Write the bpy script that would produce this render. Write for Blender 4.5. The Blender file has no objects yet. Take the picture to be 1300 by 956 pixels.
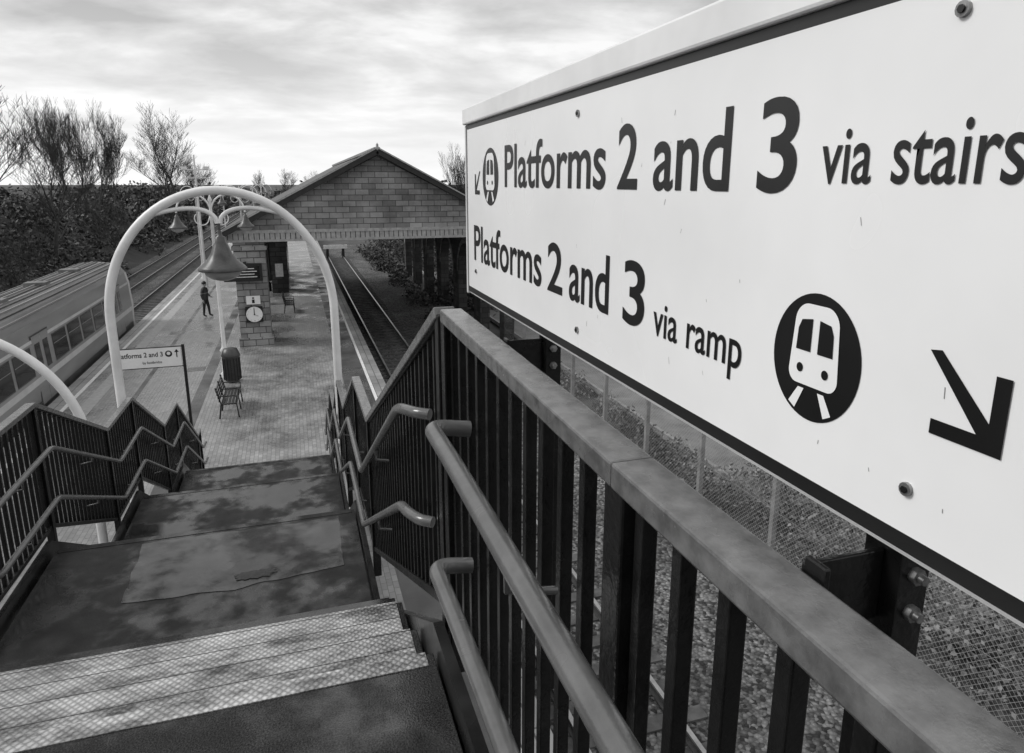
import bpy, math, random
import numpy as np
from mathutils import Vector, Matrix, noise as mnoise
R=math.radians
scene=bpy.context.scene
rng=np.random.default_rng(7); random.seed(7)

# ---------------------------------------------------------------- materials
def newmat(name):
    m=bpy.data.materials.new(name); m.use_nodes=True
    nt=m.node_tree; b=nt.nodes['Principled BSDF']
    return m,nt,b
def g(v): return (v,v,v,1)
def mat(name,lo,hi,rough=.5,scale=4,rlo=None,bump=0,bscale=None,metal=0,detail=4,spec=.5,stretch=(1,1,1)):
    m,nt,b=newmat(name); N=nt.nodes; L=nt.links
    tc=N.new('ShaderNodeTexCoord'); mp=N.new('ShaderNodeMapping'); mp.inputs['Scale'].default_value=stretch
    L.new(tc.outputs['Object'],mp.inputs[0])
    n=N.new('ShaderNodeTexNoise'); n.inputs['Scale'].default_value=scale; n.inputs['Detail'].default_value=detail
    n.inputs['Roughness'].default_value=.62
    L.new(mp.outputs[0],n.inputs['Vector'])
    r=N.new('ShaderNodeValToRGB'); r.color_ramp.elements[0].position=.32; r.color_ramp.elements[1].position=.68
    r.color_ramp.elements[0].color=g(lo); r.color_ramp.elements[1].color=g(hi)
    L.new(n.outputs['Fac'],r.inputs[0]); L.new(r.outputs[0],b.inputs['Base Color'])
    b.inputs['Roughness'].default_value=rough; b.inputs['Metallic'].default_value=metal
    b.inputs['Specular IOR Level'].default_value=spec
    if rlo is not None:
        mr=N.new('ShaderNodeMapRange'); mr.inputs['From Min'].default_value=.35; mr.inputs['From Max'].default_value=.65
        mr.inputs['To Min'].default_value=rlo; mr.inputs['To Max'].default_value=rough
        n3=N.new('ShaderNodeTexNoise'); n3.inputs['Scale'].default_value=scale*.6; n3.inputs['Detail'].default_value=3
        L.new(mp.outputs[0],n3.inputs['Vector']); L.new(n3.outputs['Fac'],mr.inputs['Value']); L.new(mr.outputs[0],b.inputs['Roughness'])
    if bump:
        n2=N.new('ShaderNodeTexNoise'); n2.inputs['Scale'].default_value=bscale or scale*6; n2.inputs['Detail'].default_value=3
        L.new(mp.outputs[0],n2.inputs['Vector'])
        bp=N.new('ShaderNodeBump'); bp.inputs['Strength'].default_value=bump; bp.inputs['Distance'].default_value=.02
        L.new(n2.outputs['Fac'],bp.inputs['Height']); L.new(bp.outputs[0],b.inputs['Normal'])
    return m
def brickmat(name,c1,c2,mortar,bw,bh,msize,rough,mode,bump=.6,rlo=None,dirt=.5,squash=1):
    m,nt,b=newmat(name); N=nt.nodes; L=nt.links
    tc=N.new('ShaderNodeTexCoord'); s=N.new('ShaderNodeSeparateXYZ'); L.new(tc.outputs['Object'],s.inputs[0])
    c=N.new('ShaderNodeCombineXYZ')
    if mode=='wall':
        a=N.new('ShaderNodeMath'); a.operation='ADD'; L.new(s.outputs[0],a.inputs[0]); L.new(s.outputs[1],a.inputs[1])
        L.new(a.outputs[0],c.inputs[0]); L.new(s.outputs[2],c.inputs[1])
    else:
        L.new(s.outputs[0],c.inputs[1]); L.new(s.outputs[1],c.inputs[0])
    br=N.new('ShaderNodeTexBrick'); L.new(c.outputs[0],br.inputs['Vector'])
    br.inputs['Color1'].default_value=g(c1); br.inputs['Color2'].default_value=g(c2); br.inputs['Mortar'].default_value=g(mortar)
    br.inputs['Scale'].default_value=1; br.inputs['Brick Width'].default_value=bw; br.inputs['Row Height'].default_value=bh
    br.inputs['Mortar Size'].default_value=msize; br.inputs['Mortar Smooth'].default_value=.3; br.inputs['Bias'].default_value=0
    n=N.new('ShaderNodeTexNoise'); n.inputs['Scale'].default_value=.55; n.inputs['Detail'].default_value=6; n.inputs['Roughness'].default_value=.65
    L.new(tc.outputs['Object'],n.inputs['Vector'])
    mr=N.new('ShaderNodeMapRange'); mr.inputs['From Min'].default_value=.35; mr.inputs['From Max'].default_value=.65
    mr.inputs['To Min'].default_value=1-dirt; mr.inputs['To Max'].default_value=1.1; L.new(n.outputs['Fac'],mr.inputs['Value'])
    mx=N.new('ShaderNodeVectorMath'); mx.operation='SCALE'; L.new(br.outputs['Color'],mx.inputs[0]); L.new(mr.outputs[0],mx.inputs['Scale'])
    L.new(mx.outputs[0],b.inputs['Base Color'])
    b.inputs['Roughness'].default_value=rough
    if rlo is not None:
        m2=N.new('ShaderNodeMapRange'); m2.inputs['From Min'].default_value=.4; m2.inputs['From Max'].default_value=.6
        m2.inputs['To Min'].default_value=rlo; m2.inputs['To Max'].default_value=rough; L.new(n.outputs['Fac'],m2.inputs['Value']); L.new(m2.outputs[0],b.inputs['Roughness'])
    n2=N.new('ShaderNodeTexNoise'); n2.inputs['Scale'].default_value=14; n2.inputs['Detail'].default_value=3; L.new(tc.outputs['Object'],n2.inputs['Vector'])
    h=N.new('ShaderNodeMath'); h.operation='SUBTRACT'; L.new(n2.outputs['Fac'],h.inputs[0]); L.new(br.outputs['Fac'],h.inputs[1])
    bp=N.new('ShaderNodeBump'); bp.inputs['Strength'].default_value=bump; bp.inputs['Distance'].default_value=.02
    L.new(h.outputs[0],bp.inputs['Height']); L.new(bp.outputs[0],b.inputs['Normal'])
    return m
def ballastmat(name,scale,lo,hi):
    m,nt,b=newmat(name); N=nt.nodes; L=nt.links
    tc=N.new('ShaderNodeTexCoord')
    v=N.new('ShaderNodeTexVoronoi'); v.inputs['Scale'].default_value=scale; L.new(tc.outputs['Object'],v.inputs['Vector'])
    bw=N.new('ShaderNodeRGBToBW'); L.new(v.outputs['Color'],bw.inputs[0])
    r=N.new('ShaderNodeValToRGB'); r.color_ramp.elements[0].position=.2; r.color_ramp.elements[1].position=.85
    r.color_ramp.elements[0].color=g(lo); r.color_ramp.elements[1].color=g(hi); L.new(bw.outputs[0],r.inputs[0])
    n=N.new('ShaderNodeTexNoise'); n.inputs['Scale'].default_value=.5; n.inputs['Detail'].default_value=5; L.new(tc.outputs['Object'],n.inputs['Vector'])
    mr=N.new('ShaderNodeMapRange'); mr.inputs['From Min'].default_value=.3; mr.inputs['From Max'].default_value=.7
    mr.inputs['To Min'].default_value=.4; mr.inputs['To Max'].default_value=1.2; L.new(n.outputs['Fac'],mr.inputs['Value'])
    d=N.new('ShaderNodeMath'); d.operation='MULTIPLY_ADD'; L.new(v.outputs['Distance'],d.inputs[0]); d.inputs[1].default_value=-.9; d.inputs[2].default_value=1.25
    mm=N.new('ShaderNodeMath'); mm.operation='MULTIPLY'; L.new(mr.outputs[0],mm.inputs[0]); L.new(d.outputs[0],mm.inputs[1])
    sc=N.new('ShaderNodeVectorMath'); sc.operation='SCALE'; L.new(r.outputs[0],sc.inputs[0]); L.new(mm.outputs[0],sc.inputs['Scale'])
    L.new(sc.outputs[0],b.inputs['Base Color']); b.inputs['Roughness'].default_value=.85
    bp=N.new('ShaderNodeBump'); bp.invert=True; bp.inputs['Strength'].default_value=1; bp.inputs['Distance'].default_value=.05
    L.new(v.outputs['Distance'],bp.inputs['Height']); L.new(bp.outputs[0],b.inputs['Normal'])
    return m
def leafmat(name,lo,hi,rough=.6):
    m,nt,b=newmat(name); N=nt.nodes; L=nt.links
    ge=N.new('ShaderNodeNewGeometry'); tc=N.new('ShaderNodeTexCoord')
    n=N.new('ShaderNodeTexNoise'); n.inputs['Scale'].default_value=.6; n.inputs['Detail'].default_value=3; L.new(tc.outputs['Object'],n.inputs['Vector'])
    a=N.new('ShaderNodeMath'); a.operation='MULTIPLY_ADD'; L.new(ge.outputs['Random Per Island'],a.inputs[0]); a.inputs[1].default_value=.5
    m2=N.new('ShaderNodeMath'); m2.operation='MULTIPLY_ADD'; L.new(n.outputs['Fac'],m2.inputs[0]); m2.inputs[1].default_value=1.9; m2.inputs[2].default_value=-.75
    L.new(m2.outputs[0],a.inputs[2])
    r=N.new('ShaderNodeValToRGB'); r.color_ramp.elements[0].color=g(lo); r.color_ramp.elements[1].color=g(hi); r.color_ramp.elements[0].position=.1
    L.new(a.outputs[0],r.inputs[0]); L.new(r.outputs[0],b.inputs['Base Color']); b.inputs['Roughness'].default_value=rough
    return m
def wetmat(name,lo,hi,dry,wet,f0,f1,spec):
    """asphalt with standing-water patches"""
    m,nt,b=newmat(name); N=nt.nodes; L=nt.links
    tc=N.new('ShaderNodeTexCoord')
    n=N.new('ShaderNodeTexNoise'); n.inputs['Scale'].default_value=1.5; n.inputs['Detail'].default_value=6; n.inputs['Roughness'].default_value=.6; L.new(tc.outputs['Object'],n.inputs['Vector'])
    f=N.new('ShaderNodeTexNoise'); f.inputs['Scale'].default_value=160; f.inputs['Detail'].default_value=2; L.new(tc.outputs['Object'],f.inputs['Vector'])
    md=N.new('ShaderNodeTexNoise'); md.inputs['Scale'].default_value=6; md.inputs['Detail'].default_value=6; L.new(tc.outputs['Object'],md.inputs['Vector'])
    w=N.new('ShaderNodeMapRange'); w.interpolation_type='SMOOTHSTEP'; w.inputs['From Min'].default_value=f0; w.inputs['From Max'].default_value=f1; L.new(n.outputs['Fac'],w.inputs['Value'])
    c=N.new('ShaderNodeMapRange'); c.inputs['From Min'].default_value=.35; c.inputs['From Max'].default_value=.7; c.inputs['To Min'].default_value=lo; c.inputs['To Max'].default_value=hi; L.new(f.outputs['Fac'],c.inputs['Value'])
    k=N.new('ShaderNodeMapRange'); k.inputs['From Min'].default_value=.3; k.inputs['From Max'].default_value=.7; k.inputs['To Min'].default_value=.5; k.inputs['To Max'].default_value=1.3; L.new(md.outputs['Fac'],k.inputs['Value'])
    mu=N.new('ShaderNodeMath'); mu.operation='MULTIPLY'; L.new(c.outputs[0],mu.inputs[0]); L.new(k.outputs[0],mu.inputs[1])
    L.new(mu.outputs[0],b.inputs['Base Color'])
    r=N.new('ShaderNodeMapRange'); r.inputs['To Min'].default_value=dry; r.inputs['To Max'].default_value=wet; L.new(w.outputs[0],r.inputs['Value']); L.new(r.outputs[0],b.inputs['Roughness'])
    sp=N.new('ShaderNodeMapRange'); sp.inputs['To Min'].default_value=.2; sp.inputs['To Max'].default_value=spec; L.new(w.outputs[0],sp.inputs['Value']); L.new(sp.outputs[0],b.inputs['Specular IOR Level'])
    st=N.new('ShaderNodeMapRange'); st.inputs['To Min'].default_value=.5; st.inputs['To Max'].default_value=.05; L.new(w.outputs[0],st.inputs['Value'])
    bp=N.new('ShaderNodeBump'); bp.inputs['Distance'].default_value=.01; L.new(st.outputs[0],bp.inputs['Strength']); L.new(f.outputs['Fac'],bp.inputs['Height']); L.new(bp.outputs[0],b.inputs['Normal'])
    return m

M={}
M['fence']=mat('fence_paint',.004,.012,.36,9,.2,.12,60,spec=.35)
M['fencetop']=mat('rail_top_sheen_paint',.075,.16,.32,24,.15,.05,300,spec=.7)  # grey paint with the wet sky reflection put into its colour, pale and mottled
M['tube']=mat('handrail_paint',.085,.13,.28,9,.16,.05,200,spec=.6)
M['white']=mat('white_paint',.66,.82,.4,3)
M['signwhite']=mat('sign_enamel',.79,.87,.3,2.2,.16)
M['black']=mat('black_paint',.006,.012,.35,5)
M['ink']=mat('sign_ink',.005,.009,.35,5)
M['steel']=mat('bolt_steel',.12,.4,.4,60,metal=.8)
M['deck']=wetmat('wet_deck_asphalt',.006,.05,.55,.10,.44,.60,.7)
M['patch']=wetmat('smooth_wet_asphalt',.012,.04,.20,.05,.36,.56,1.0)
M['stair_side']=mat('stringer_paint',.006,.016,.4,6,.2)
M['stone']=brickmat('gable_stone',.22,.42,.11,.55,.235,.014,.85,'wall',.9,dirt=.5)
M['stone2']=brickmat('pier_stone',.22,.42,.09,.5,.26,.016,.85,'wall',.9,dirt=.5)
M['stonedark']=brickmat('dark_stone',.04,.09,.02,.6,.28,.015,.9,'wall',.7,dirt=.5)  # blocks much darker than the gable and pier stone
M['dark']=mat('dark_timber',.012,.025,.6,5)
M['leafmush']=mat('wet_leaf_mush',.006,.03,.5,40,None,.8,90)
M['slate']=brickmat('roof_slate',.04,.08,.02,.35,.25,.01,.5,'floor',.4,dirt=.4)
M['barge']=mat('barge_board_paint',.26,.42,.5,6)
M['paving']=brickmat('block_paving',.22,.31,.13,.2,.1,.006,.6,'floor',.3,rlo=.16,dirt=.52)
M['asphalt']=mat('platform_asphalt',.04,.09,.6,1.2,.2,.3,60)
M['coping']=brickmat('coping_stone',.28,.38,.10,.9,.6,.014,.6,'floor',.3,dirt=.4)
M['tactile']=mat('tactile_paving',.27,.4,.6,6,None,.4,40)
M['line']=mat('platform_line_paint',.55,.78,.5,9)
M['concrete']=mat('concrete',.16,.30,.8,3,None,.3,30)
M['sleeper']=mat('sleeper',.04,.12,.85,3,None,.4,30)
M['rail']=mat('rail_steel',.25,.4,.3,6,metal=.7)
M['railside']=mat('rail_rust',.04,.08,.8,6)
M['ballast']=ballastmat('ballast',14,.04,.24)
M['gravel']=ballastmat('cess_gravel',15,.02,.27)
M['ground']=mat('rough_grass',.03,.08,.95,.6,None,.8,12)
M['path']=mat('path_asphalt',.12,.2,.8,1.5,None,.3,40)
M['bank']=mat('embankment_soil',.015,.04,.95,.5,None,1,3)
M['leafdark']=leafmat('dark_leaves',.008,.13)
M['leaflight']=leafmat('ivy_leaves',.010,.32,.45)
M['bark']=mat('bark',.03,.07,.9,3)
M['train_body']=mat('train_body_paint',.20,.30,.35,1.5,stretch=(1,.15,1))
M['train_stripe']=mat('train_stripe_paint',.5,.62,.35,2)
M['train_dark']=mat('train_dark_paint',.04,.08,.4,2)
M['train_roof']=mat('train_roof',.09,.2,.55,1,stretch=(2,.2,1))
M['glass']=mat('dark_glass',.01,.02,.08,2)
M['bell']=mat('lamp_shade_metal',.03,.09,.35,6)
M['lampglass']=mat('lamp_glass',.3,.4,.15,3)
M['skin']=mat('skin',.35,.42,.6,10)
M['bin']=mat('bin_metal',.03,.06,.4,8)

def nosingmat():
    m,nt,b=newmat('chequer_plate'); N=nt.nodes; L=nt.links
    tc=N.new('ShaderNodeTexCoord'); s=N.new('ShaderNodeSeparateXYZ'); L.new(tc.outputs['Object'],s.inputs[0])
    def M2(op,a,bb=None):
        n=N.new('ShaderNodeMath'); n.operation=op
        for i,x in enumerate((a,bb)):
            if x is None: continue
            if isinstance(x,(int,float)): n.inputs[i].default_value=x
            else: L.new(x,n.inputs[i])
        return n.outputs[0]
    u=M2('MULTIPLY',M2('ADD',s.outputs[0],s.outputs[1]),100); v=M2('MULTIPLY',M2('SUBTRACT',s.outputs[0],s.outputs[1]),100)
    p=M2('MULTIPLY',M2('SINE',u),M2('SINE',v))
    pa=M2('ABSOLUTE',p)
    gr=M2('LESS_THAN',M2('PINGPONG',s.outputs[1],.0575),.0035)
    mp=N.new('ShaderNodeMapping'); mp.inputs['Scale'].default_value=(1,3,1); L.new(tc.outputs['Object'],mp.inputs[0])
    n=N.new('ShaderNodeTexNoise'); n.inputs['Scale'].default_value=3; n.inputs['Detail'].default_value=9; n.inputs['Roughness'].default_value=.78; L.new(mp.outputs[0],n.inputs['Vector'])
    r=N.new('ShaderNodeValToRGB'); r.color_ramp.elements[0].position=.38; r.color_ramp.elements[1].position=.60
    r.color_ramp.elements[0].color=g(.06); r.color_ramp.elements[1].color=g(.55); L.new(n.outputs['Fac'],r.inputs[0])
    k=M2('MULTIPLY',M2('ADD',M2('MULTIPLY',pa,.75),.55),M2('SUBTRACT',1,M2('MULTIPLY',gr,.8)))
    sc=N.new('ShaderNodeVectorMath'); sc.operation='SCALE'; L.new(r.outputs[0],sc.inputs[0]); L.new(k,sc.inputs['Scale'])
    L.new(sc.outputs[0],b.inputs['Base Color']); b.inputs['Roughness'].default_value=.28; b.inputs['Metallic'].default_value=.2
    bp=N.new('ShaderNodeBump'); bp.inputs['Strength'].default_value=.6; bp.inputs['Distance'].default_value=.004
    L.new(pa,bp.inputs['Height']); L.new(bp.outputs[0],b.inputs['Normal'])
    return m
M['nosing']=nosingmat()
def meshfencemat():
    m,nt,b=newmat('chain_link_wire'); N=nt.nodes; L=nt.links
    tc=N.new('ShaderNodeTexCoord'); s=N.new('ShaderNodeSeparateXYZ'); L.new(tc.outputs['Object'],s.inputs[0])
    outs=[]
    for op in ('ADD','SUBTRACT'):
        a=N.new('ShaderNodeMath'); a.operation=op; L.new(s.outputs[1],a.inputs[0]); L.new(s.outputs[2],a.inputs[1])
        c=N.new('ShaderNodeMath'); c.operation='PINGPONG'; L.new(a.outputs[0],c.inputs[0]); c.inputs[1].default_value=.05
        d=N.new('ShaderNodeMath'); d.operation='LESS_THAN'; L.new(c.outputs[0],d.inputs[0]); d.inputs[1].default_value=.004
        outs.append(d.outputs[0])
    mx=N.new('ShaderNodeMath'); mx.operation='MAXIMUM'; L.new(outs[0],mx.inputs[0]); L.new(outs[1],mx.inputs[1])
    L.new(mx.outputs[0],b.inputs['Alpha']); b.inputs['Base Color'].default_value=g(.3); b.inputs['Roughness'].default_value=.5
    return m
M['wire']=meshfencemat()

# ---------------------------------------------------------------- mesh builder
class MB:
    def __init__(s): s.v=[];s.f=[];s.mi=[];s.sm=[];s.mats=[]
    def mid(s,m):
        if m not in s.mats: s.mats.append(m)
        return s.mats.index(m)
    def add(s,vs,fs,m,smooth=False):
        o=len(s.v); s.v+= [tuple(p) for p in vs]; k=s.mid(m)
        for f in fs: s.f.append(tuple(i+o for i in f)); s.mi.append(k); s.sm.append(smooth)
    def box(s,x0,x1,y0,y1,z0,z1,m):
        s.add([(x0,y0,z0),(x1,y0,z0),(x1,y1,z0),(x0,y1,z0),(x0,y0,z1),(x1,y0,z1),(x1,y1,z1),(x0,y1,z1)],
              [(0,3,2,1),(4,5,6,7),(0,1,5,4),(1,2,6,5),(2,3,7,6),(3,0,4,7)],m)
    def beam(s,p0,p1,w,h,m,up=(0,0,1)):
        p0=Vector(p0);p1=Vector(p1);d=(p1-p0).normalized();u=Vector(up)
        if abs(d.dot(u))>.98: u=Vector((0,1,0))
        r=d.cross(u).normalized();u=r.cross(d).normalized()
        vs=[]
        for p in (p0,p1):
            for a,b in ((-1,-1),(1,-1),(1,1),(-1,1)): vs.append(p+r*a*w/2+u*b*h/2)
        s.add(vs,[(0,1,2,3),(7,6,5,4),(0,4,5,1),(1,5,6,2),(2,6,7,3),(3,7,4,0)],m)
    def tube(s,pts,r,m,n=8,cap=True):
        pts=[Vector(p) for p in pts]; rs=r if isinstance(r,(list,tuple)) else [r]*len(pts)
        vs=[];prev=None
        for i,p in enumerate(pts):
            if i==0:d=pts[1]-p
            elif i==len(pts)-1:d=p-pts[i-1]
            else:d=(pts[i+1]-p).normalized()+(p-pts[i-1]).normalized()
            d.normalize()
            if prev is None:
                a=Vector((0,0,1)) if abs(d.z)<.9 else Vector((1,0,0)); u=d.cross(a).normalized()
            else: u=(prev-d*prev.dot(d)).normalized()
            prev=u;w=d.cross(u)
            for k in range(n):
                t=2*math.pi*k/n; vs.append(p+(u*math.cos(t)+w*math.sin(t))*rs[i])
        fs=[]
        for i in range(len(pts)-1):
            for k in range(n): fs.append((i*n+k,i*n+(k+1)%n,(i+1)*n+(k+1)%n,(i+1)*n+k))
        s.add(vs,fs,m,True)
        if cap:
            s.add(vs[:n],[tuple(range(n))[::-1]],m); s.add(vs[-n:],[tuple(range(n))],m)
    def lathe(s,c,prof,m,n=20,smooth=True):
        vs=[];fs=[]
        for (r,z) in prof:
            for k in range(n): t=2*math.pi*k/n; vs.append((c[0]+r*math.cos(t),c[1]+r*math.sin(t),c[2]+z))
        for i in range(len(prof)-1):
            for k in range(n): fs.append((i*n+k,i*n+(k+1)%n,(i+1)*n+(k+1)%n,(i+1)*n+k))
        s.add(vs,fs,m,smooth)
    def obj(s,name,parent=None,bevel=0):
        me=bpy.data.meshes.new(name); me.from_pydata(s.v,[],s.f)
        for m in s.mats: me.materials.append(M[m])
        me.polygons.foreach_set('material_index',s.mi); me.polygons.foreach_set('use_smooth',s.sm); me.update()
        o=bpy.data.objects.new(name,me); scene.collection.objects.link(o)
        if parent: o.parent=parent
        if bevel:
            b=o.modifiers.new('b','BEVEL'); b.width=bevel; b.segments=2; b.limit_method='ANGLE'; b.angle_limit=R(50)
        return o
def empty(name):
    o=bpy.data.objects.new(name,None); scene.collection.objects.link(o); return o
def roundpts(P,rad=.05,n=4):
    P=[Vector(p) for p in P]; out=[P[0]]
    for a,b_,c in zip(P[:-2],P[1:-1],P[2:]):
        r=min(rad,(a-b_).length*.45,(c-b_).length*.45); p=b_+(a-b_).normalized()*r; q=b_+(c-b_).normalized()*r
        for i in range(n+1):
            t=i/n; out.append(p*(1-t)**2+b_*2*t*(1-t)+q*t*t)
    return out+[P[-1]]
def fastmesh(name,V,Q,m,smooth=False):
    me=bpy.data.meshes.new(name); me.vertices.add(len(V)); me.vertices.foreach_set('co',np.asarray(V,dtype=np.float32).ravel())
    Q=np.asarray(Q,dtype=np.int32); k=Q.shape[1]
    me.loops.add(Q.size); me.loops.foreach_set('vertex_index',Q.ravel())
    me.polygons.add(len(Q)); me.polygons.foreach_set('loop_start',np.arange(0,Q.size,k,dtype=np.int32)); me.polygons.foreach_set('loop_total',np.full(len(Q),k,dtype=np.int32))
    me.update(calc_edges=True); me.materials.append(M[m])
    o=bpy.data.objects.new(name,me); scene.collection.objects.link(o); return o
def foliage(name,cl,n,size,m,seed=0,shell=.45,dist=False):
    r=np.random.default_rng(seed); cl=np.array(cl,dtype=float)
    vol=(cl[:,3]*cl[:,4]+cl[:,4]*cl[:,5])
    if dist: vol=vol/(np.hypot(cl[:,0],cl[:,1])/40+.5)**1.5
    p=vol/vol.sum(); idx=r.choice(len(cl),n,p=p); c=cl[idx]
    d=r.normal(size=(n,3)); d/=np.linalg.norm(d,axis=1)[:,None]; d[:,2]=np.abs(d[:,2])*.95-.1
    rad=(shell+(1-shell)*r.random(n))*(1+.18*r.normal(size=n)*(r.random(n)>.6))
    P=c[:,:3]+d*c[:,3:6]*rad[:,None]
    a=r.normal(size=(n,3)); a/=np.linalg.norm(a,axis=1)[:,None]; b=r.normal(size=(n,3)); b=np.cross(a,b); b/=np.linalg.norm(b,axis=1)[:,None]
    s=size*(.5+r.random(n))
    if dist: s=s*np.clip(np.hypot(P[:,0],P[:,1])/50,.8,3)
    s=s[:,None]
    V=np.stack([P-a*s,P-b*s*.55,P+a*s,P+b*s*.55],1).reshape(-1,3)
    return fastmesh(name,V,np.arange(4*n).reshape(-1,4),m)

# ---------------------------------------------------------------- terrain
def bankz(x,y):
    d=-14.2-x
    t=max(0,min(1,d/9)); t=t*t*(3-2*t)
    return -1.15+5.0*t+ (.5*mnoise.noise(Vector((x*.15,y*.1,0))) if d>1 else 0)*1.6*t
b=MB(); S=3000
b.add([(-S,-S,-1.30),(S,-S,-1.30),(S,S,-1.30),(-S,S,-1.30)],[(0,1,2,3)],'ground'); b.obj('ground')
xs=np.concatenate([np.linspace(-14.2,-26,14),np.linspace(-30,-120,8)]); ys=np.linspace(-30,420,120)
V=[(x,y,bankz(x,y)) for x in xs for y in ys]; ny=len(ys)
Q=[(i*ny+j,(i+1)*ny+j,(i+1)*ny+j+1,i*ny+j+1) for i in range(len(xs)-1) for j in range(ny-1)]
o=fastmesh('embankment',V,Q,'bank')
b=MB(); b.add([(-14.4,-30,-1.12),(-7.2,-30,-1.12),(-7.2,400,-1.12),(-14.4,400,-1.12)],[(0,1,2,3)],'ballast'); b.obj('track_ballast')
b=MB(); b.add([(2.3,-30,-1.12),(8.9,-30,-1.12),(8.9,90,-1.12),(2.3,90,-1.12)],[(0,1,2,3)],'gravel'); b.obj('trackside_gravel')
b=MB(); b.add([(10.7,-30,-1.14),(12.2,-30,-1.14),(12.2,60,-1.14),(10.7,60,-1.14)],[(0,1,2,3)],'path')
b.box(10.58,10.7,-30,60,-1.2,-1.0,'concrete'); b.box(12.2,12.32,-30,60,-1.2,-1.0,'concrete'); b.obj('footpath')

# ---------------------------------------------------------------- platform
b=MB()
b.box(-7.0,1.3,-20,110,-1.0,0,'paving')
b.box(-7.45,-7.0,-20,110,-1.0,.003,'coping'); b.box(2.2,2.62,-20,110,-1.0,.003,'coping')
b.box(1.3,2.2,-20,110,-1.0,.002,'asphalt')
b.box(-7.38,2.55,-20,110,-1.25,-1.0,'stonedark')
b.obj('platform')
b=MB()
def strip(x0,x1,z,m,y0=-20,y1=110): b.add([(x0,y0,z),(x1,y0,z),(x1,y1,z),(x0,y1,z)],[(0,1,2,3)],m)
strip(-6.5,-6.1,.004,'tactile'); strip(-5.2,-5.05,.004,'asphalt'); strip(-3.35,-3.0,.004,'asphalt')
strip(-6.98,-6.85,.008,'line'); strip(2.08,2.18,.008,'line')
for x,y in ((-4,26),(-5.6,33)): b.add([(x,y,.005),(x+.6,y,.005),(x+.6,y+.6,.005),(x,y+.6,.005)],[(0,1,2,3)],'asphalt')
b.obj('platform_edge_markings')

def track(name,cx,y0,y1):
    e=empty(name); b=MB(); y=y0
    while y<y1:
        j=random.uniform(-.02,.02); b.box(cx-1.25+j,cx+1.25+j,y,y+.25,-1.2,-1.085,'sleeper'); y+=.65
    b.obj('sleepers',e); b=MB()
    for s in (-.75,.75):
        x=cx+s; b.box(x-.07,x+.07,y0,y1,-1.085,-1.07,'railside'); b.box(x-.012,x+.012,y0,y1,-1.07,-.975,'railside'); b.box(x-.035,x+.035,y0,y1,-.975,-.94,'rail')
    b.obj('rails',e); return e
track('railway_track',-9.0,-20,330); track('railway_track',-12.4,-20,330); track('railway_track',4.1,-20,74)
b=MB()
for x in (3.3,4.9):
    b.beam((x,74.5,-1.1),(x,74.5,.3),.25,.2,'dark'); b.beam((x,76.3,-1.0),(x,74.6,.1),.18,.18,'dark')
b.box(2.9,5.3,74.25,74.42,-.15,.25,'line'); b.obj('buffer_stop')

# ---------------------------------------------------------------- station building
st=empty('stone_station_building')
GY=29.6; EX0,EX1,AX=-3.0,10.0,3.5; EZ=4.45; AZ=7.8; YE=59
sl=(AZ-EZ)/(AX-EX0)
b=MB()
def gable(b,y0,y1):
    x0,x1=-2.35,9.35; zb=4.72
    zl=EZ+(x0-EX0)*sl-.05; zr=zl
    P=[(x0,zb),(x1,zb),(x1,zr),(AX,AZ-.12),(x0,zl)]
    vs=[(x,y0,z) for x,z in P]+[(x,y1,z) for x,z in P]
    b.add(vs,[(0,1,2,3,4),(9,8,7,6,5)]+[(i,i+5,(i+1)%5+5,(i+1)%5) for i in range(5)],'stone')
gable(b,GY,GY+.45); gable(b,YE-.6,YE-.15); b.obj('gable_walls',st)
b=MB()
b.box(-2.75,9.75,GY-.08,GY+.5,4.62,4.74,'barge')
x=-2.7
while x<9.7: b.box(x,x+.17,GY-.05,GY-.02,4.36,4.62,'barge'); x+=.2
b.box(-2.7,9.7,GY-.02,GY+.4,4.36,4.619,'dark'); b.box(-2.75,9.75,GY-.09,GY+.5,4.27,4.358,'barge')
b.obj('gable_fascia',st)
b=MB()
for xe in (EX0,EX1):
    y0,y1=GY-.35,YE+.2
    vs=[(xe,y0,EZ),(AX,y0,AZ),(AX,y1,AZ),(xe,y1,EZ),(xe,y0,EZ+.12),(AX,y0,AZ+.12),(AX,y1,AZ+.12),(xe,y1,EZ+.12)]
    b.add(vs,[(0,1,2,3),(7,6,5,4),(0,4,5,1),(3,2,6,7),(0,3,7,4)],'slate')
b.box(AX-.12,AX+.12,GY-.35,YE+.2,AZ+.1,AZ+.22,'concrete')
b.box(EX0-.12,EX0+.0,GY-.3,YE,EZ-.05,EZ+.06,'dark'); b.obj('roof',st)
b=MB()
for xe in (EX0-.1,EX1+.1):
    b.beam((xe,GY-.40,EZ-.05),(AX,GY-.40,AZ+.09),.06,.26,'dark'); b.beam((xe,GY-.44,EZ+.06),(AX,GY-.44,AZ+.2),.05,.05,'barge')
b.lathe((AX,GY-.4,AZ+.1),[(.05,0),(.1,.1),(.04,.16),(.06,.2),(0,.3)],'barge',8); b.obj('barge_boards',st)
b=MB(); b.box(-2.35,-1.15,GY,GY+1.3,0,4.27,'stone2'); b.box(-2.42,-1.08,GY-.07,GY+1.37,0,.35,'stone2'); b.box(-2.42,-1.08,GY-.07,GY+1.37,3.95,4.1,'stone2')
b.obj('entrance_pier',st)
b=MB()
for y in (35,40,45,50,55,58.5):
    b.lathe((-1.75,y,0),[(.22,0),(.22,.5),(.13,.6),(.12,3.6),(.2,3.8),(.2,4.0)],'dark',12)
    b.beam((-1.75,y,3.2),(-.9,y,4.1),.08,.08,'dark')
b.box(-1.9,-1.6,31,YE-.6,4.0,4.3,'dark'); b.obj('columns',st)
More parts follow.
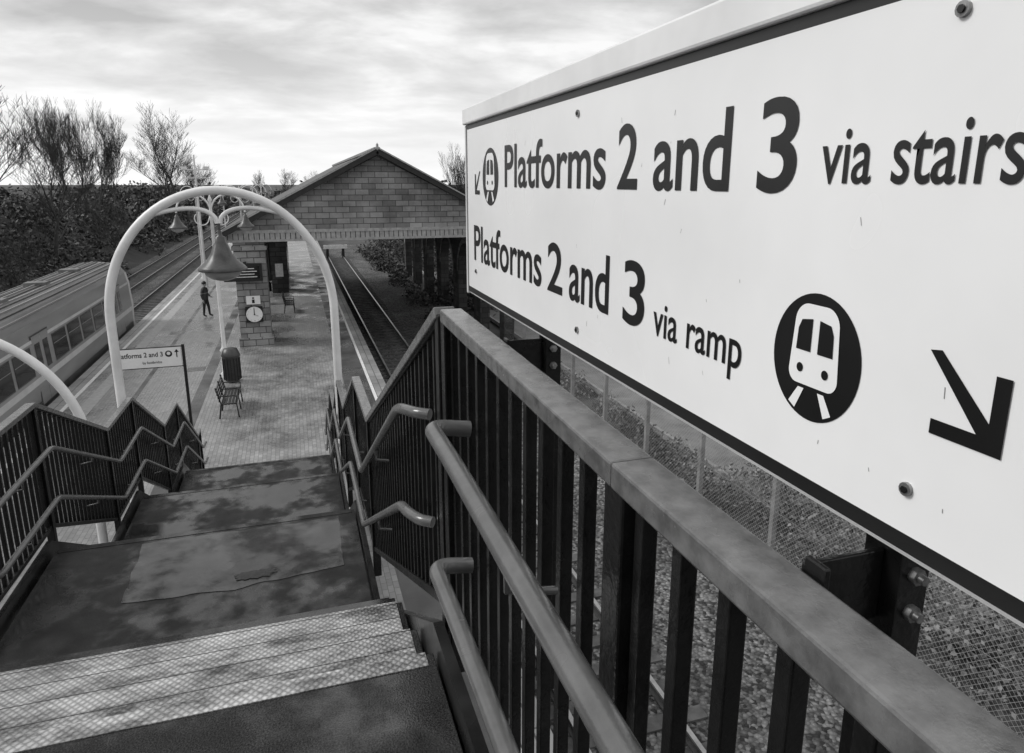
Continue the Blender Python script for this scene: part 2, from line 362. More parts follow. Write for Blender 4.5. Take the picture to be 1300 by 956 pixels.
b=MB()
for y in (34,39,44,49,54):
    b.box(-2.2,9.2,y,y+.2,4.3,4.5,'dark'); b.beam((-2.2,y+.1,4.8),(AX,y+.1,AZ-.1),.15,.15,'dark'); b.beam((9.2,y+.1,4.8),(AX,y+.1,AZ-.1),.15,.15,'dark'); b.beam((AX,y+.1,4.5),(AX,y+.1,AZ-.1),.12,.12,'dark')
b.obj('roof_trusses',st)
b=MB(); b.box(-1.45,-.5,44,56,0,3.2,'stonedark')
for y in (45,48,51,54): b.box(-.499,-.47,y,y+1.2,1,2.4,'glass')
b.box(-1.2,-.75,43.96,43.995,1.0,1.8,'line')
b.obj('waiting_room',st)
def arched_wall(b,x0,x1,y0,nb,L,r,zs,zb,zt,m):
    n=14
    for k in range(nb):
        a=y0+k*L; c=a+L/2; e=a+L
        b.box(x0,x1,a,c-r,zb,zt,m); b.box(x0,x1,c+r,e,zb,zt,m)
        for i in range(n):
            t0=math.pi*i/n;t1=math.pi*(i+1)/n
            ya,za=c-r*math.cos(t0),zs+r*math.sin(t0); yb,zb2=c-r*math.cos(t1),zs+r*math.sin(t1)
            vs=[(x0,ya,za),(x0,yb,zb2),(x0,yb,zt),(x0,ya,zt),(x1,ya,za),(x1,yb,zb2),(x1,yb,zt),(x1,ya,zt)]
            b.add(vs,[(0,1,2,3),(7,6,5,4),(0,4,5,1),(3,2,6,7)],m)
            ra=r+.28
            yc,zc=c-ra*math.cos(t0),zs+ra*math.sin(t0); yd,zd=c-ra*math.cos(t1),zs+ra*math.sin(t1)
            b.add([(x0-.03,ya,za),(x0-.03,yb,zb2),(x0-.03,yd,zd),(x0-.03,yc,zc)],[(0,1,2,3)],'stone')
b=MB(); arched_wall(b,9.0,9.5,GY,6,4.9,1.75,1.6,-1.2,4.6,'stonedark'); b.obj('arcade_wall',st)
b=MB(); b.box(-2.75,-1.3,GY-.45,GY-.2,2.75,3.45,'black'); b.box(-2.65,-1.4,GY-.455,GY-.45,2.85,3.35,'glass'); b.box(-2.0,-1.9,GY-.3,GY,3.45,3.5,'dark')
for i in range(4): b.box(-2.6,-1.6+.1*(i%2),GY-.459,GY-.456,3.24-.11*i,3.27-.11*i,'line')
b.obj('departure_board')
b=MB(); b.box(-2.02,-1.48,GY-.10,GY-.075,1.75,2.1,'signwhite'); b.box(-1.80,-1.70,GY-.106,GY-.10,1.8,1.95,'ink'); b.box(-1.79,-1.71,GY-.106,GY-.10,1.98,2.04,'ink'); b.obj('information_sign')
b=MB()
def disc(b,c,r,m,n=28,ax='y'):
    vs=[(c[0]+r*math.cos(2*math.pi*k/n),c[1],c[2]+r*math.sin(2*math.pi*k/n)) for k in range(n)]
    b.add(vs,[tuple(range(n))],m)
b.box(-2.08,-1.42,GY-.10,GY-.073,1.0,1.66,'black'); disc(b,(-1.75,GY-.105,1.33),.32,'signwhite'); disc(b,(-1.75,GY-.109,1.33),.03,'ink')
b.beam((-1.75,GY-.112,1.33),(-1.75,GY-.112,1.58),.03,.004,'ink'); b.beam((-1.75,GY-.112,1.33),(-1.6,GY-.112,1.25),.035,.004,'ink')
for k in range(12):
    t=k*math.pi/6; b.beam((-1.75+.25*math.cos(t),GY-.11,1.33+.25*math.sin(t)),(-1.75+.29*math.cos(t),GY-.11,1.33+.29*math.sin(t)),.02,.004,'ink')
b.obj('station_clock')

# ---------------------------------------------------------------- stairs
X0,X1=-2.24,.40
ns=[(2.26,4.85),(2.65,4.683),(3.12,4.517)]
zz=4.517
for y in (3.42,3.67,3.92,4.17,4.42,4.67): zz-=.1668; ns.append((y,zz))
ns.append((6.6,3.35))
def flight(y0,z0,n,going,drop,yend):
    out=[]
    for i in range(1,n): out.append((y0+going*i,z0-drop/n*i))
    out.append((yend,z0-drop)); return out
ns+=flight(6.6,3.35,6,.29,1.0,9.9); ns+=flight(9.9,2.35,6,.29,1.05,13.3); ns+=flight(13.3,1.30,8,.28,1.3,15.6)[:-1]
b=MB(); bn=MB(); py=-3.2
for i,(y,z) in enumerate(ns):
    b.box(X0,X1,py,y,z-.06,z,'deck')
    nz=ns[i+1][1] if i+1<len(ns) else 0
    b.box(X0,X1,y-.03,y,nz,z-.06,'deck')
    w=.07
    if i in (1,2): bn.box(X0+.02,X1-.03,py+.012,y+.006,z-.03,z+.004,'nosing')
    else: bn.box(X0+.02,X1-.03,y-w,y+.006,z-.03,z+.004,'nosing' if i<2 else 'deck')
    py=y
st2=empty('footbridge_staircase')
b.obj('treads',st2,.004); bn.obj('nosings',st2)
b=MB()
pr=[(-3.2,4.85),(2.3,4.85),(4.75,3.35),(6.6,3.35),(8.3,2.35),(9.9,2.35),(11.6,1.3),(13.3,1.3),(15.5,.1)]
for x in (X0-.05,X1+.03):
    for a,c in zip(pr[:-1],pr[1:]):
        vs=[(x-.02,a[0],a[1]-.35),(x-.02,c[0],c[1]-.35),(x-.02,c[0],c[1]+.10),(x-.02,a[0],a[1]+.10)]
        vs=[(v[0],v[1],max(v[2],0)) for v in vs]
        vs+=[(v[0]+.04,v[1],v[2]) for v in vs]
        b.add(vs,[(0,1,2,3),(7,6,5,4),(0,4,5,1),(3,2,6,7),(0,3,7,4),(1,5,6,2)],'stair_side')
for y in (-2.5,1.8,6.4,9.8,13.2):
    zt=[z for yy,z in ns if yy>=y][0]-.35
    for x in (X0+.15,X1-.15): b.box(x-.08,x+.08,y-.08,y+.08,0,zt,'stair_side')
    b.box(X0,X1,y-.06,y+.06,zt,zt+.15,'stair_side')
b.box(X0,X1,-3.2,2.2,4.55,4.78,'stair_side'); b.obj('stringers',st2)
def film(name,pts,z,seed,k_=14,amp=.02):
    n=len(pts); out=[]
    for i in range(n):
        a=Vector(pts[i]); c=Vector(pts[(i+1)%n])
        for k in range(k_):
            p=a.lerp(c,k/k_); q=Vector((p.x*5+seed,p.y*5,0)); out.append((p.x+amp*mnoise.noise(q)+amp*.5*mnoise.noise(q*5),p.y+amp*1.6*mnoise.noise(q+Vector((9,3,1)))+amp*.6*mnoise.noise(q*5+Vector((3,3,3))),z))
    b=MB(); b.add(out,[tuple(range(len(out)))],'patch'); return b.obj(name,st2)
film('smooth_patch',[(-1.50,5.50),(-.6,5.46),(.22,5.56),(.24,6.47),(-.6,6.48),(-1.52,6.48)],3.3545,2)
b=MB(); pts=[]
for i in range(60):
    t=2*math.pi*i/60; q=1+.4*mnoise.noise(Vector((math.cos(t)*2,math.sin(t)*2,5)))+.35*mnoise.noise(Vector((math.cos(t)*6,math.sin(t)*6,1)))
    pts.append((-.50+.17*q*math.cos(t),5.62+.065*q*math.sin(t),3.360))
b.add(pts+[(-.50,5.62,3.368)],[(i,(i+1)%60,60) for i in range(60)],'leafmush'); b.obj('wet_leaves')

# ---------------------------------------------------------------- railings
def railing(name,x,path,bot=1.2,step=.115,sgn=1):
    e=empty(name); b=MB(); c=MB()
    for a,d in zip(path[:-1],path[1:]):
        ya,za=a; yd,zd=d
        b.beam((x,ya,za-.025),(x,yd,zd-.025),.078,.045,'fencetop')
        b.beam((x,ya,za-.052),(x,yd,zd-.052),.05,.015,'fence')
        b.beam((x,ya,za-bot),(x,yd,zd-bot),.045,.04,'fence')
        n=max(1,int(round(abs(yd-ya)/step)))
        for i in range(n):
            t=(i+.5)/n; y=ya+(yd-ya)*t; z=za+(zd-za)*t
            c.box(x-.014,x+.014,y-.014,y+.014,z-bot,z-.04,'fence')
    for i,(y,z) in enumerate(path):
        b.box(x-.032,x+.032,y-.032,y+.032,z-bot-.25,z-.03,'fence')
    b.obj('rails_and_posts',e,.005); c.obj('bars',e,.003); return e
P=[(2.38,6.17),(5.45,4.72),(6.8,4.70),(8.9,3.72),(10.25,3.70),(12.2,2.62),(13.5,2.60),(15.6,1.2),(16.0,1.2)]
railing('stair_railing',.5,P); railing('stair_railing',-2.33,P)
D=[(-3,6.16),(-1.3,6.16),(-.2,6.16),(.94,6.16),(2.30,6.175)]
railing('deck_railing',.505,D); railing('deck_railing',-2.33,D)
def handrail(name,x,xf,sg):
    b=MB()
    for dz in (0,-.48):
        p=[(xf,2.62,5.68+dz),(x+sg*.03,2.66,5.68+dz),(x,2.78,5.66+dz),(x,2.98,5.60+dz),(x,5.36,4.29+dz),(x,6.72,4.29+dz),(x,8.86,3.29+dz),(x,10.1,3.29+dz),(x,12.16,2.22+dz),(x,13.46,2.22+dz),(x,15.5,.92+dz+ (.1 if dz else 0)),(x,15.9,.9+dz+(.1 if dz else 0))]
        b.tube(roundpts(p,.09,5),.024,'tube',14)
        for y,z in ((4.1,4.98),(6.0,4.29),(7.8,3.8),(9.5,3.29),(11.1,2.78),(12.8,2.22),(14.5,1.55)):
            b.tube([(xf,y,z+dz-.1),(x,y,z+dz-.08),(x,y,z+dz-.01)],.009,'tube',6)
        p=[(xf+sg*.01,1.99,5.84+dz),(x-sg*.035,1.99,5.86+dz),(x-sg*.03,1.7,5.86+dz),(x-sg*.03,-3,5.86+dz)]
        b.tube(roundpts(p,.07,8),.026,'tube',18)
        for y in (1.2,.2,-1): b.tube([(xf,y,5.76+dz),(x-sg*.03,y,5.78+dz),(x-sg*.03,y,5.85+dz)],.009,'tube',6)
    b.obj(name)
handrail('handrail',.40,.48,1); handrail('handrail',-2.2,-2.31,-1)

# ---------------------------------------------------------------- big sign
sg=empty('platform_direction_sign')
SX=.60; YF,YN=2.42,-.35; ZB,ZT=6.235,6.795
b=MB(); b.box(SX,SX+.006,YN,YF-.012,ZB,ZT-.016,'signwhite'); b.obj('sign_face',sg)
b=MB(); b.box(SX+.0005,SX+.05,YN-.02,YF,ZB-.020,ZT,'black'); b.obj('recess',sg)
b=MB(); b.box(SX-.012,SX+.06,YN-.03,YF+.012,ZT+.0005,ZT+.055,'white'); b.box(SX+.007,SX+.06,YN-.03,YF+.012,ZB-.031,ZB-.0205,'white'); b.box(SX-.004,SX+.06,YF+.0005,YF+.012,ZB-.031,ZT,'white'); b.obj('sign_case',sg,.012)
b=MB()
for y in (1.80,.585):
    b.box(SX+.063,SX+.11,y-.028,y+.028,5.0,6.78,'fence')
    b.box(.5455,SX+.0625,y-.004,y+.004,6.07,6.165,'fence')
    b.box(.5455,.5535,y-.034,y+.0,6.03,6.175,'fence')
    for dz in (6.065,6.135):
        b.tube([(.545,y-.018,dz),(.537,y-.018,dz)],.011,'steel',6); b.tube([(.537,y-.018,dz),(.530,y-.018,dz)],.0055,'steel',8)
    for dz in (6.09,6.14):
        b.tube([(SX+.085,y-.028,dz),(SX+.085,y-.037,dz)],.011,'steel',6); b.tube([(SX+.085,y-.037,dz),(SX+.085,y-.045,dz)],.006,'steel',8)
b.obj('sign_posts',sg,.002)
def sp(s,h,k): return (SX-.0008*k,s,h)
def spoly(b,pts,k,m): b.add([sp(y,z,k) for y,z in pts],[tuple(range(len(pts)))],m)
def ell(cy,cz,ry,rz,n=56): return [(cy-ry*math.cos(2*math.pi*i/n),cz+rz*math.sin(2*math.pi*i/n)) for i in range(n)]
def icon(b,cy,cz,ry,rz):
    f=lambda u,v:(cy-u*ry,cz+v*rz)
    spoly(b,ell(cy,cz,ry,rz),1,'ink')
    body=[]; n=10
    for (ux,uz,r,a0) in ((.56-.2,-.46+.2,.2,270),(.50-.3,.82-.3,.3,0),(-.50+.3,.82-.3,.3,90),(-.56+.2,-.46+.2,.2,180)):
        for i in range(n+1):
            t=R(a0+90*i/n); body.append(f(ux+r*math.cos(t),uz+r*math.sin(t)))
    spoly(b,body,2,'signwhite')
    for s in (-1,1):
        w=[(s*.08,.08),(s*.42,.08),(s*.40,.42),(s*.33,.56),(s*.08,.60)]
        spoly(b,[f(*q) for q in w],3,'ink')
        spoly(b,[(lambda t:f(s*.29+.075*math.cos(t),-.20+.075*math.sin(t)))(2*math.pi*i/18) for i in range(18)],3,'ink')
        spoly(b,[f(*q) for q in [(s*.16,-.52),(s*.30,-.52),(s*.50,-.80),(s*.34,-.88)]],2,'signwhite')
def arrow(b,cy,cz,h,dirx,wy=1):
    f=lambda u,v:(cy-u*h*dirx*wy,cz+v*h); t=.30
    spoly(b,[f(*q) for q in [(-1,1-.05),(-1+t,1),(1-.1,-1+t+.1),(1-t-.1,-1+.1)]],1,'ink')
    spoly(b,[f(*q) for q in [(-.75,-1),(1,-1),(1-.05,-1+.36),(-.75,-1+.36)]],1.4,'ink')
    spoly(b,[f(*q) for q in [(1,-1),(1,.75),(1-.36,.75),(1-.36,-1+.05)]],1.7,'ink')
b=MB(); icon(b,2.115,6.618,.090,.088); icon(b,.662,6.39,.074,.080); arrow(b,.462,6.397,.043,1,1.0); arrow(b,2.27,6.60,.038,-1,.9)
for y,z in ((1.42,6.745),(.52,6.755),(1.40,6.275),(.51,6.285),(2.3,6.30)):
    b.tube([(SX,y,z),(SX-.004,y,z)],.0075,'steel',12); b.tube([(SX-.004,y,z),(SX-.006,y,z)],.004,'black',6)
rr=random.Random(4)
for i in range(22):
    y=rr.uniform(.45,2.35); z=rr.uniform(6.26,6.76); L=rr.uniform(.003,.012); w=rr.uniform(.0005,.0011); dy=rr.uniform(-.4,.4)*L
    spoly(b,[(y,z),(y-w,z),(y-w+dy,z-L),(y+dy,z-L)],.5,'concrete')
b.obj('pictograms',sg)
def text(body,parent,mk,mtx,width,cap,off=.012,name='lettering'):
    c=bpy.data.curves.new(name,'FONT'); c.body=body; c.size=1; c.offset=off; c.resolution_u=6; c.extrude=0
    o=bpy.data.objects.new(name,c); scene.collection.objects.link(o); c.materials.append(M[mk])
    bpy.context.view_layer.update(); w=o.dimensions.x
    o.parent=parent; o.matrix_world=mtx@Matrix.Diagonal((width/w,cap/.70,1,1)); return o
def smx(y,z):
    return Matrix.Translation((SX-.0012,y,z))@Matrix(((0,0,-1,0),(-1,0,0,0),(0,1,0,0),(0,0,0,1)))
def words(lst,z,cap,off=.02):
    for w,y0,y1 in lst: text(w,sg,'ink',smx(y0,z),y0-y1,cap,off)
words([('Platforms',1.97,1.285),('2',1.225,1.145),('and',1.085,.865),('3',.81,.735)],6.590,.116,.012)
words([('via',.682,.606),('stairs',.582,.442)],6.600,.064,.007)
words([('Platforms',2.335,1.65),('2',1.60,1.50),('and',1.455,1.245),('3',1.19,1.105)],6.340,.119,.012)
words([('via',1.058,.977),('ramp',.953,.808)],6.338,.062,.007)

# ---------------------------------------------------------------- arches and lamps
def bell(b,c,s=1):
    p=[(.015,.06),(.03,0),(.035,-.04),(.07,-.06),(.075,-.13),(.10,-.17),(.15,-.30),(.22,-.40),(.31,-.48),(.335,-.51),(.33,-.54)]
    b.lathe(c,[(r*s,z*s) for r,z in p],'bell',24); b.lathe(c,[(.33*s,-.54*s),(.26*s,-.55*s)],'bell',24)
    b.lathe(c,[(r*s,z*s) for r,z in [(.27,-.53),(.24,-.60),(.16,-.66),(.06,-.69),(0,-.695)]],'lampglass',20)
def arch(name,cx,y,rad,zs,rz,zb,r,lamp):
    b=MB(); p=[(cx-rad,y,zb)]
    n=40
    for i in range(n+1):
        t=math.pi*(1-i/n); p.append((cx+rad*math.cos(t),y,zs+rz*math.sin(t)))
    p.append((cx+rad,y,zb)); b.tube(p,r,'white',14)
    for s in (-1,1): b.lathe((cx+s*rad,y,zb),[(.14,0),(.14,.04),(.09,.1),(.09,.3),(r,.36)],'white',12)
    if lamp:
        for s in (-1,1):
            a=Vector((cx+s*rad*.60,y,zs+rz*.80)); c1=Vector((cx+s*.30,y,zs+rz*.92)); c2=Vector((cx+s*.02,y,zs+rz*.84)); d=Vector((cx+s*.02,y,zs+rz*.74))
            q=[a*(1-t)**3+c1*3*t*(1-t)**2+c2*3*t*t*(1-t)+d*t**3 for t in [i/12 for i in range(13)]]
            b.tube(q,.032,'white',10)
        b.tube([(cx,y,zs+rz*.76),(cx,y,zs+rz*.64)],.02,'bell',8)
        bell(b,(cx,y,zs+rz*.665),.98)
    return b.obj(name)
arch('lamp_arch',-.99,10.5,1.5,4.75,1.75,0,.062,True)
arch('lamp_arch',-4.25,9.3,1.62,3.35,1.65,0,.055,False)
def lamp(name,x,y,h,span):
    b=MB(); b.lathe((x,y,0),[(.2,0),(.2,.12),(.13,.2),(.12,.9),(.16,.95),(.09,1.05),(.07,1.2),(.055,h-.6),(.09,h-.55),(.05,h-.45),(.045,h),(.07,h+.05),(0,h+.25)],'white',14)
    for s in (-1,1):
        q=[]
        for i in range(13):
            t=R(180-15*i); q.append((x+s*(span/4+span/4*math.cos(t)),y,h-.35+span/4*1.1*math.sin(t)))
        b.tube(q,.03,'white',8); bell(b,(x+s*span/2,y,h-.4),.85)
        q=[(x+s*(.3+.22*math.cos(t)),y,h-.55+.22*math.sin(t)) for t in [R(180+20*i) for i in range(12)]]; b.tube(q,.018,'white',6)
    return b.obj(name)
lamp('platform_lamp',-2.55,24.9,6.0,2.1)
for y in (46,62,80): lamp('platform_lamp',-3.0,y,6.2,2.1)
for y in (52,72): lamp('platform_lamp',-6.2,y,6.2,1.9)
b=MB(); b.tube([(-5.6,48,0),(-5.6,48,8.3)],[.1,.05],'white',10)
for z in (7.4,6.9): b.beam((-6.3,48,z),(-4.9,48,z),.06,.06,'white')
b.box(-6.4,-6.1,47.9,48.3,7.4,7.6,'white'); b.box(-5.1,-4.8,47.9,48.3,7.4,7.6,'white'); b.obj('camera_mast')

b=MB(); b.lathe((-2.3,24.2,0),[(.22,.05),(.27,.1),(.27,.85),(.3,.9),(.3,.95),(.22,1.15),(.05,1.2),(0,1.2)],'bin',16)
for t in range(16):
    a=t*math.pi/8; b.box(-2.3+.275*math.cos(a)-.012,-2.3+.275*math.cos(a)+.012,24.2+.275*math.sin(a)-.012,24.2+.275*math.sin(a)+.012,.1,.85,'black')
b.obj('litter_bin')
def bench(x,y,L=1.7):
    b=MB()
    for k in range(5): b.box(x-.05+k*.09,x+.02+k*.09,y-L/2,y+L/2,.43,.46,'black')
    for k in range(4): b.beam((x-.09-k*.02,y-L/2,.55+k*.1),(x-.09-k*.02,y+L/2,.55+k*.1),.02,.07,'black')
    for yy in (y-L/2+.1,y,y+L/2-.1):
        b.tube([(x+.4,yy,0),(x+.36,yy,.43),(x-.05,yy,.43),(x-.17,yy,.92)],.022,'black',8); b.tube([(x-.12,yy,0),(x-.05,yy,.43)],.022,'black',8)
        b.tube([(x+.37,yy,.43),(x+.38,yy,.62),(x+.3,yy,.66),(x-.1,yy,.66)],.016,'black',6)
    return b.obj('platform_bench')
bench(-2.25,21.0); bench(-.6,37.5)
ps=empty('footbridge_sign'); b=MB(); b.box(-4.06,-2.68,17.0,17.03,2.45,2.9,'signwhite'); b.box(-4.08,-2.66,17.004,17.05,2.43,2.45,'black');b.box(-4.08,-2.66,17.004,17.05,2.9,2.92,'black')
b.box(-2.66,-2.6,17.0,17.06,0,2.95,'black'); b.box(-4.14,-4.08,17.0,17.06,0,2.95,'black'); b.obj('panel_and_posts',ps)
def fm(x,y,z): return Matrix.Translation((x,y,z))@Matrix(((1,0,0,0),(0,0,-1,0),(0,1,0,0),(0,0,0,1)))
text('Platforms 2 and 3',ps,'ink',fm(-4.02,16.996,2.70),.95,.11,.015); text('by footbridge',ps,'ink',fm(-3.5,16.996,2.54),.4,.06,.008)
b=MB(); disc(b,(-2.94,16.997,2.75),.075,'ink'); disc(b,(-2.94,16.994,2.76),.04,'signwhite'); b.beam((-2.77,16.996,2.66),(-2.77,16.996,2.8),.02,.004,'ink')
b.add([(-2.82,16.995,2.78),(-2.72,16.995,2.78),(-2.77,16.995,2.85)],[(0,1,2)],'ink'); b.obj('symbols',ps)

# ---------------------------------------------------------------- train
def coach(y0,y1,cx,e,lead):
    pf=[(-1.30,-.55),(-1.36,-.1),(-1.38,.9),(-1.32,1.95),(-1.22,2.45),(-1.0,2.75),(-.6,2.93),(0,3.0)]
    pf=pf+[(-x,z) for x,z in pf[:-1][::-1]]
    b=MB(); n=len(pf)
    stations=[(y0,1,0),(y1-.9,1,0),(y1-.3,.96,-.05),(y1,.86,-.15)] if lead else [(y0,1,0),(y1,1,0)]
    for (ya,sa,da),(yb,sb,db) in zip(stations[:-1],stations[1:]):
        for i in range(n-1):
            (xa,za),(xb,zb)=pf[i],pf[i+1]
            m='train_roof' if min(za,zb)>=2.4 else ('train_body' if yb<=y1-.8 or not lead else 'train_stripe')
            b.add([(cx+xa*sa,ya,za+da*(za>1)),(cx+xa*sb,yb,za+db*(za>1)),(cx+xb*sb,yb,zb+db*(zb>1)),(cx+xb*sa,ya,zb+da*(zb>1))],[(0,1,2,3)],m,True)
    for (yy,s,d) in (stations[0],stations[-1]): b.add([(cx+x*s,yy,z+d*(z>1)) for x,z in pf],[tuple(range(n))],'train_stripe')
    b.obj('body',e); b=MB()
    for sd in (-1,1):
        def side(ya,yb,za,zb,m,o=.004):
            xa=cx+sd*(1.38+o -max(0,za-.9)*.058); xb=cx+sd*(1.38+o-max(0,zb-.9)*.058)
            b.add([(xa,ya,za),(xa,yb,za),(xb,yb,zb),(xb,ya,zb)],[(0,1,2,3)],m)
        side(y0+.2,y1-1.0,.66,.86,'train_stripe'); side(y0+.2,y1-1.0,-.1,.14,'train_dark'); side(y0+.2,y1-1.0,1.92,2.02,'train_stripe')
        y=y0+1.0; k=0
        while y<y1-2.6:
            if k in (3,9):
                side(y-.05,y+1.5,-.05,2.15,'train_dark',.006); side(y,y+.72,0,2.1,'train_body',.009); side(y+.74,y+1.45,0,2.1,'train_body',.009)
                side(y+.15,y+.58,1.0,1.85,'glass',.012); side(y+.88,y+1.3,1.0,1.85,'glass',.012); y+=1.75
            else:
                side(y-.04,y+1.39,.96,1.86,'train_dark',.006); side(y,y+1.35,1.0,1.82,'glass',.010); side(y,y+1.35,1.52,1.54,'train_body',.013); y+=1.62
            k+=1
        for yb in (y0+3,y1-4):
            b.box(cx+sd*1.1-.08,cx+sd*1.1+.08,yb-1.3,yb+1.3,-.75,-.45,'train_dark')
            for w in (-.9,.9):
                vs=[(cx+sd*.8+o2,yb+w+.42*math.cos(2*math.pi*i/20),-.52+.42*math.sin(2*math.pi*i/20)) for o2 in (-.06,.06) for i in range(20)]
                b.add(vs,[tuple(range(20)),tuple(range(39,19,-1))]+[(i,(i+1)%20,20+(i+1)%20,20+i) for i in range(20)],'railside')
        b.box(cx+sd*.75-.45,cx+sd*.75+.45,y0+6,y1-7,-.8,-.5,'train_dark')
    for i in range(-6,7):
        x=i*.18; z=np.interp(abs(x),[0,.6,1.0,1.22],[3.0,2.93,2.75,2.45]); b.box(cx+x-.025,cx+x+.025,y0+.2,y1-1,z-.01,z+.04,'train_dark' if i%2 else 'train_body')
    y=y0+3
    while y<y1-2: b.box(cx-.35,cx+.35,y,y+.5,2.98,3.10,'train_roof'); y+=4
    if lead:
        b.box(cx-.42,cx+.42,y1,y1+.12,-.2,2.1,'train_dark')
        for s in (-.8,.8): b.box(cx+s-.3,cx+s+.3,y1-.01,y1+.02,.95,1.8,'glass'); b.box(cx+s-.15,cx+s+.15,y1-.01,y1+.03,.2,.35,'lampglass')
        for s in (-.8,.8): b.tube([(cx+s,y1,-.5),(cx+s,y1+.5,-.5)],[.06,.18],'train_dark',12)
    b.obj('fittings',e)
tr=empty('passenger_train'); coach(17.4,37.2,-9.0,tr,True); coach(-3,16.8,-9.0,tr,False)
b=MB(); b.box(-9.5,-8.5,16.8,17.4,-.1,2.2,'train_dark'); b.obj('gangway',tr)

# ---------------------------------------------------------------- chain link fence on right
cf=empty('chain_link_fence')
b=MB(); b.add([(9.0,-6,-1.1),(9.0,29.4,-1.1),(9.0,29.4,1.15),(9.0,-6,1.15)],[(0,1,2,3)],'wire'); b.obj('wire_mesh',cf)
b=MB(); y=-5.5
while y<29: b.box(9.02,9.13,y-.055,y+.055,-1.25,1.3,'concrete'); b.beam((9.08,y,1.25),(9.3,y,1.6),.1,.1,'concrete'); y+=2.7
for z in (-1.0,0.05,1.1): b.tube([(9.01,-6,z),(9.01,29.4,z)],.004,'concrete',5)
b.obj('posts',cf)

# ---------------------------------------------------------------- vegetation
cl=[]
r=np.random.default_rng(3)
for i in range(620):
    y=18+r.random()**1.5*210; x=-14.9-r.random()*15
    s=.8+r.random()*1.2
    cl.append((x,y,bankz(x,y)-.1,s*1.2,s*1.5,s*(1.0+.4*r.random())))
foliage('embankment_bushes',cl,120000,.12,'leafdark',1,.6,True)
cl=[]
for i in range(150):
    y=0+r.random()**1.2*50; x=12.9+r.random()*5; s=.7+r.random()*.6
    cl.append((x,y,-1.2+.15*(x-12),s*1.0,s*1.2,s*(1.2+.7*r.random())))
for i in range(75):   # near clumps hard against the fence
    y=1+r.random()*13; x=9.75+2.3*r.random(); s=.45+.35*r.random(); cl.append((x,y,-1.2,s,s*1.2,s*(1.0+.9*r.random())))
for i in range(45):
    y=13+r.random()*16; cl.append((9.6+.6*r.random(),y,-1.2,.35,.7,.4+.6*r.random()))
for i in range(46):   # weeds on the track side
    y=2+r.random()*26; cl.append((7.5+1.4*r.random()**.5,y,-1.2,.3,.7,.15+.4*r.random()))
foliage('hedge',cl,130000,.05,'leaflight',2,.6)
cl=[(7.4+r.random()*1.4,36+r.random()*44,-1.2,.7+.4*r.random(),1.3,.6+.7*r.random()) for i in range(30)]
cl+=[(10.2+r.random()*6,32+r.random()*55,-1.2,1.3+r.random(),1.5,2+1.8*r.random()) for i in range(60)]
foliage('trackside_shrubs',cl,45000,.11,'leafdark',5,.55)
cl=[]
for i in range(320):
    a=r.random(); x=-150+a*330; y=170+r.random()*160; s=4+r.random()*4
    if -16<x<-5 : continue
    cl.append((x,y,-1,s*1.4,s*1.4,s*(.8+.4*r.random())))
foliage('distant_trees',cl,50000,.8,'leafdark',6,.6)

def treemesh(name,H,seed,levels=6,spread=.55,trunk=.22,up=.06,rmin=.008,wob=.08):
    rr=random.Random(seed); V=[];Q=[]
    def seg(p,q,r0,r1):
        d=(q-p).normalized(); a=Vector((0,0,1)) if abs(d.z)<.9 else Vector((1,0,0)); u=d.cross(a).normalized(); w=d.cross(u)
        n=3 if r0<.02 else 6; o=len(V)
        for P_,R_ in ((p,r0),(q,r1)):
            for k in range(n): t=k*2*math.pi/n; V.append(P_+(u*math.cos(t)+w*math.sin(t))*R_)
        for k in range(n): Q.append((o+k,o+(k+1)%n,o+n+(k+1)%n,o+n+k))
    def br(p,d,L,rad,lv):
        n=4 if lv>2 else (3 if lv>0 else 1)
        r0=rad; r1=max(rad*.55,rmin*.7)
        for i in range(n):
            d=(d+Vector((rr.gauss(0,wob),rr.gauss(0,wob),rr.gauss(0,wob*.6)+up))).normalized(); q=p+d*L/n
            ra=r0+(r1-r0)*i/n; rb=r0+(r1-r0)*(i+1)/n
            seg(p,q,ra,rb); p=q
            if lv>0 and (i>0 or lv<levels):
                if rr.random()<.8:
                    a=rr.uniform(0,6.283); v=Vector((math.cos(a),math.sin(a),.35)).normalized(); nd=(d*(1-spread*.8)+v*spread*rr.uniform(.7,1.2)).normalized()
                    br(p,nd,L*rr.uniform(.5,.72),max(rb*.55,rmin),lv-1)
        if lv>0:
            for _ in range(2):
                a=rr.uniform(0,6.283); v=Vector((math.cos(a),math.sin(a),.2)); nd=(d+v*spread*.6).normalized()
                br(p,nd,L*rr.uniform(.6,.78),max(r1*.8,rmin),lv-1)
    br(Vector((0,0,0)),Vector((0,0,1)),1.0,trunk/H*2.6,levels)
    A=np.array([tuple(v) for v in V]); k=H/A[:,2].max(); A*=k
    return fastmesh(name,A,Q,'bark')
t0=treemesh('bare_tree',13,11,5,.55,.28,.05,.0026)
t1=treemesh('bare_tree',13,23,5,.68,.26,.05,.0026)
t2=treemesh('birch_tree',14,5,5,.36,.17,.09,.0024)
used=set()
def place(o,x,y,h,rot):
    base=14 if o.data.name.startswith('birch') else 13
    if o.data.name in used:
        n=o.name.split('.')[0]; o=bpy.data.objects.new(n,o.data); scene.collection.objects.link(o)
    else: used.add(o.data.name)
    s=h/base
    z=bankz(x,y)-.2 if x<-14 else -1.2
    o.location=(x,y,z); o.scale=(s,s,s); o.rotation_euler=(0,0,rot); return o
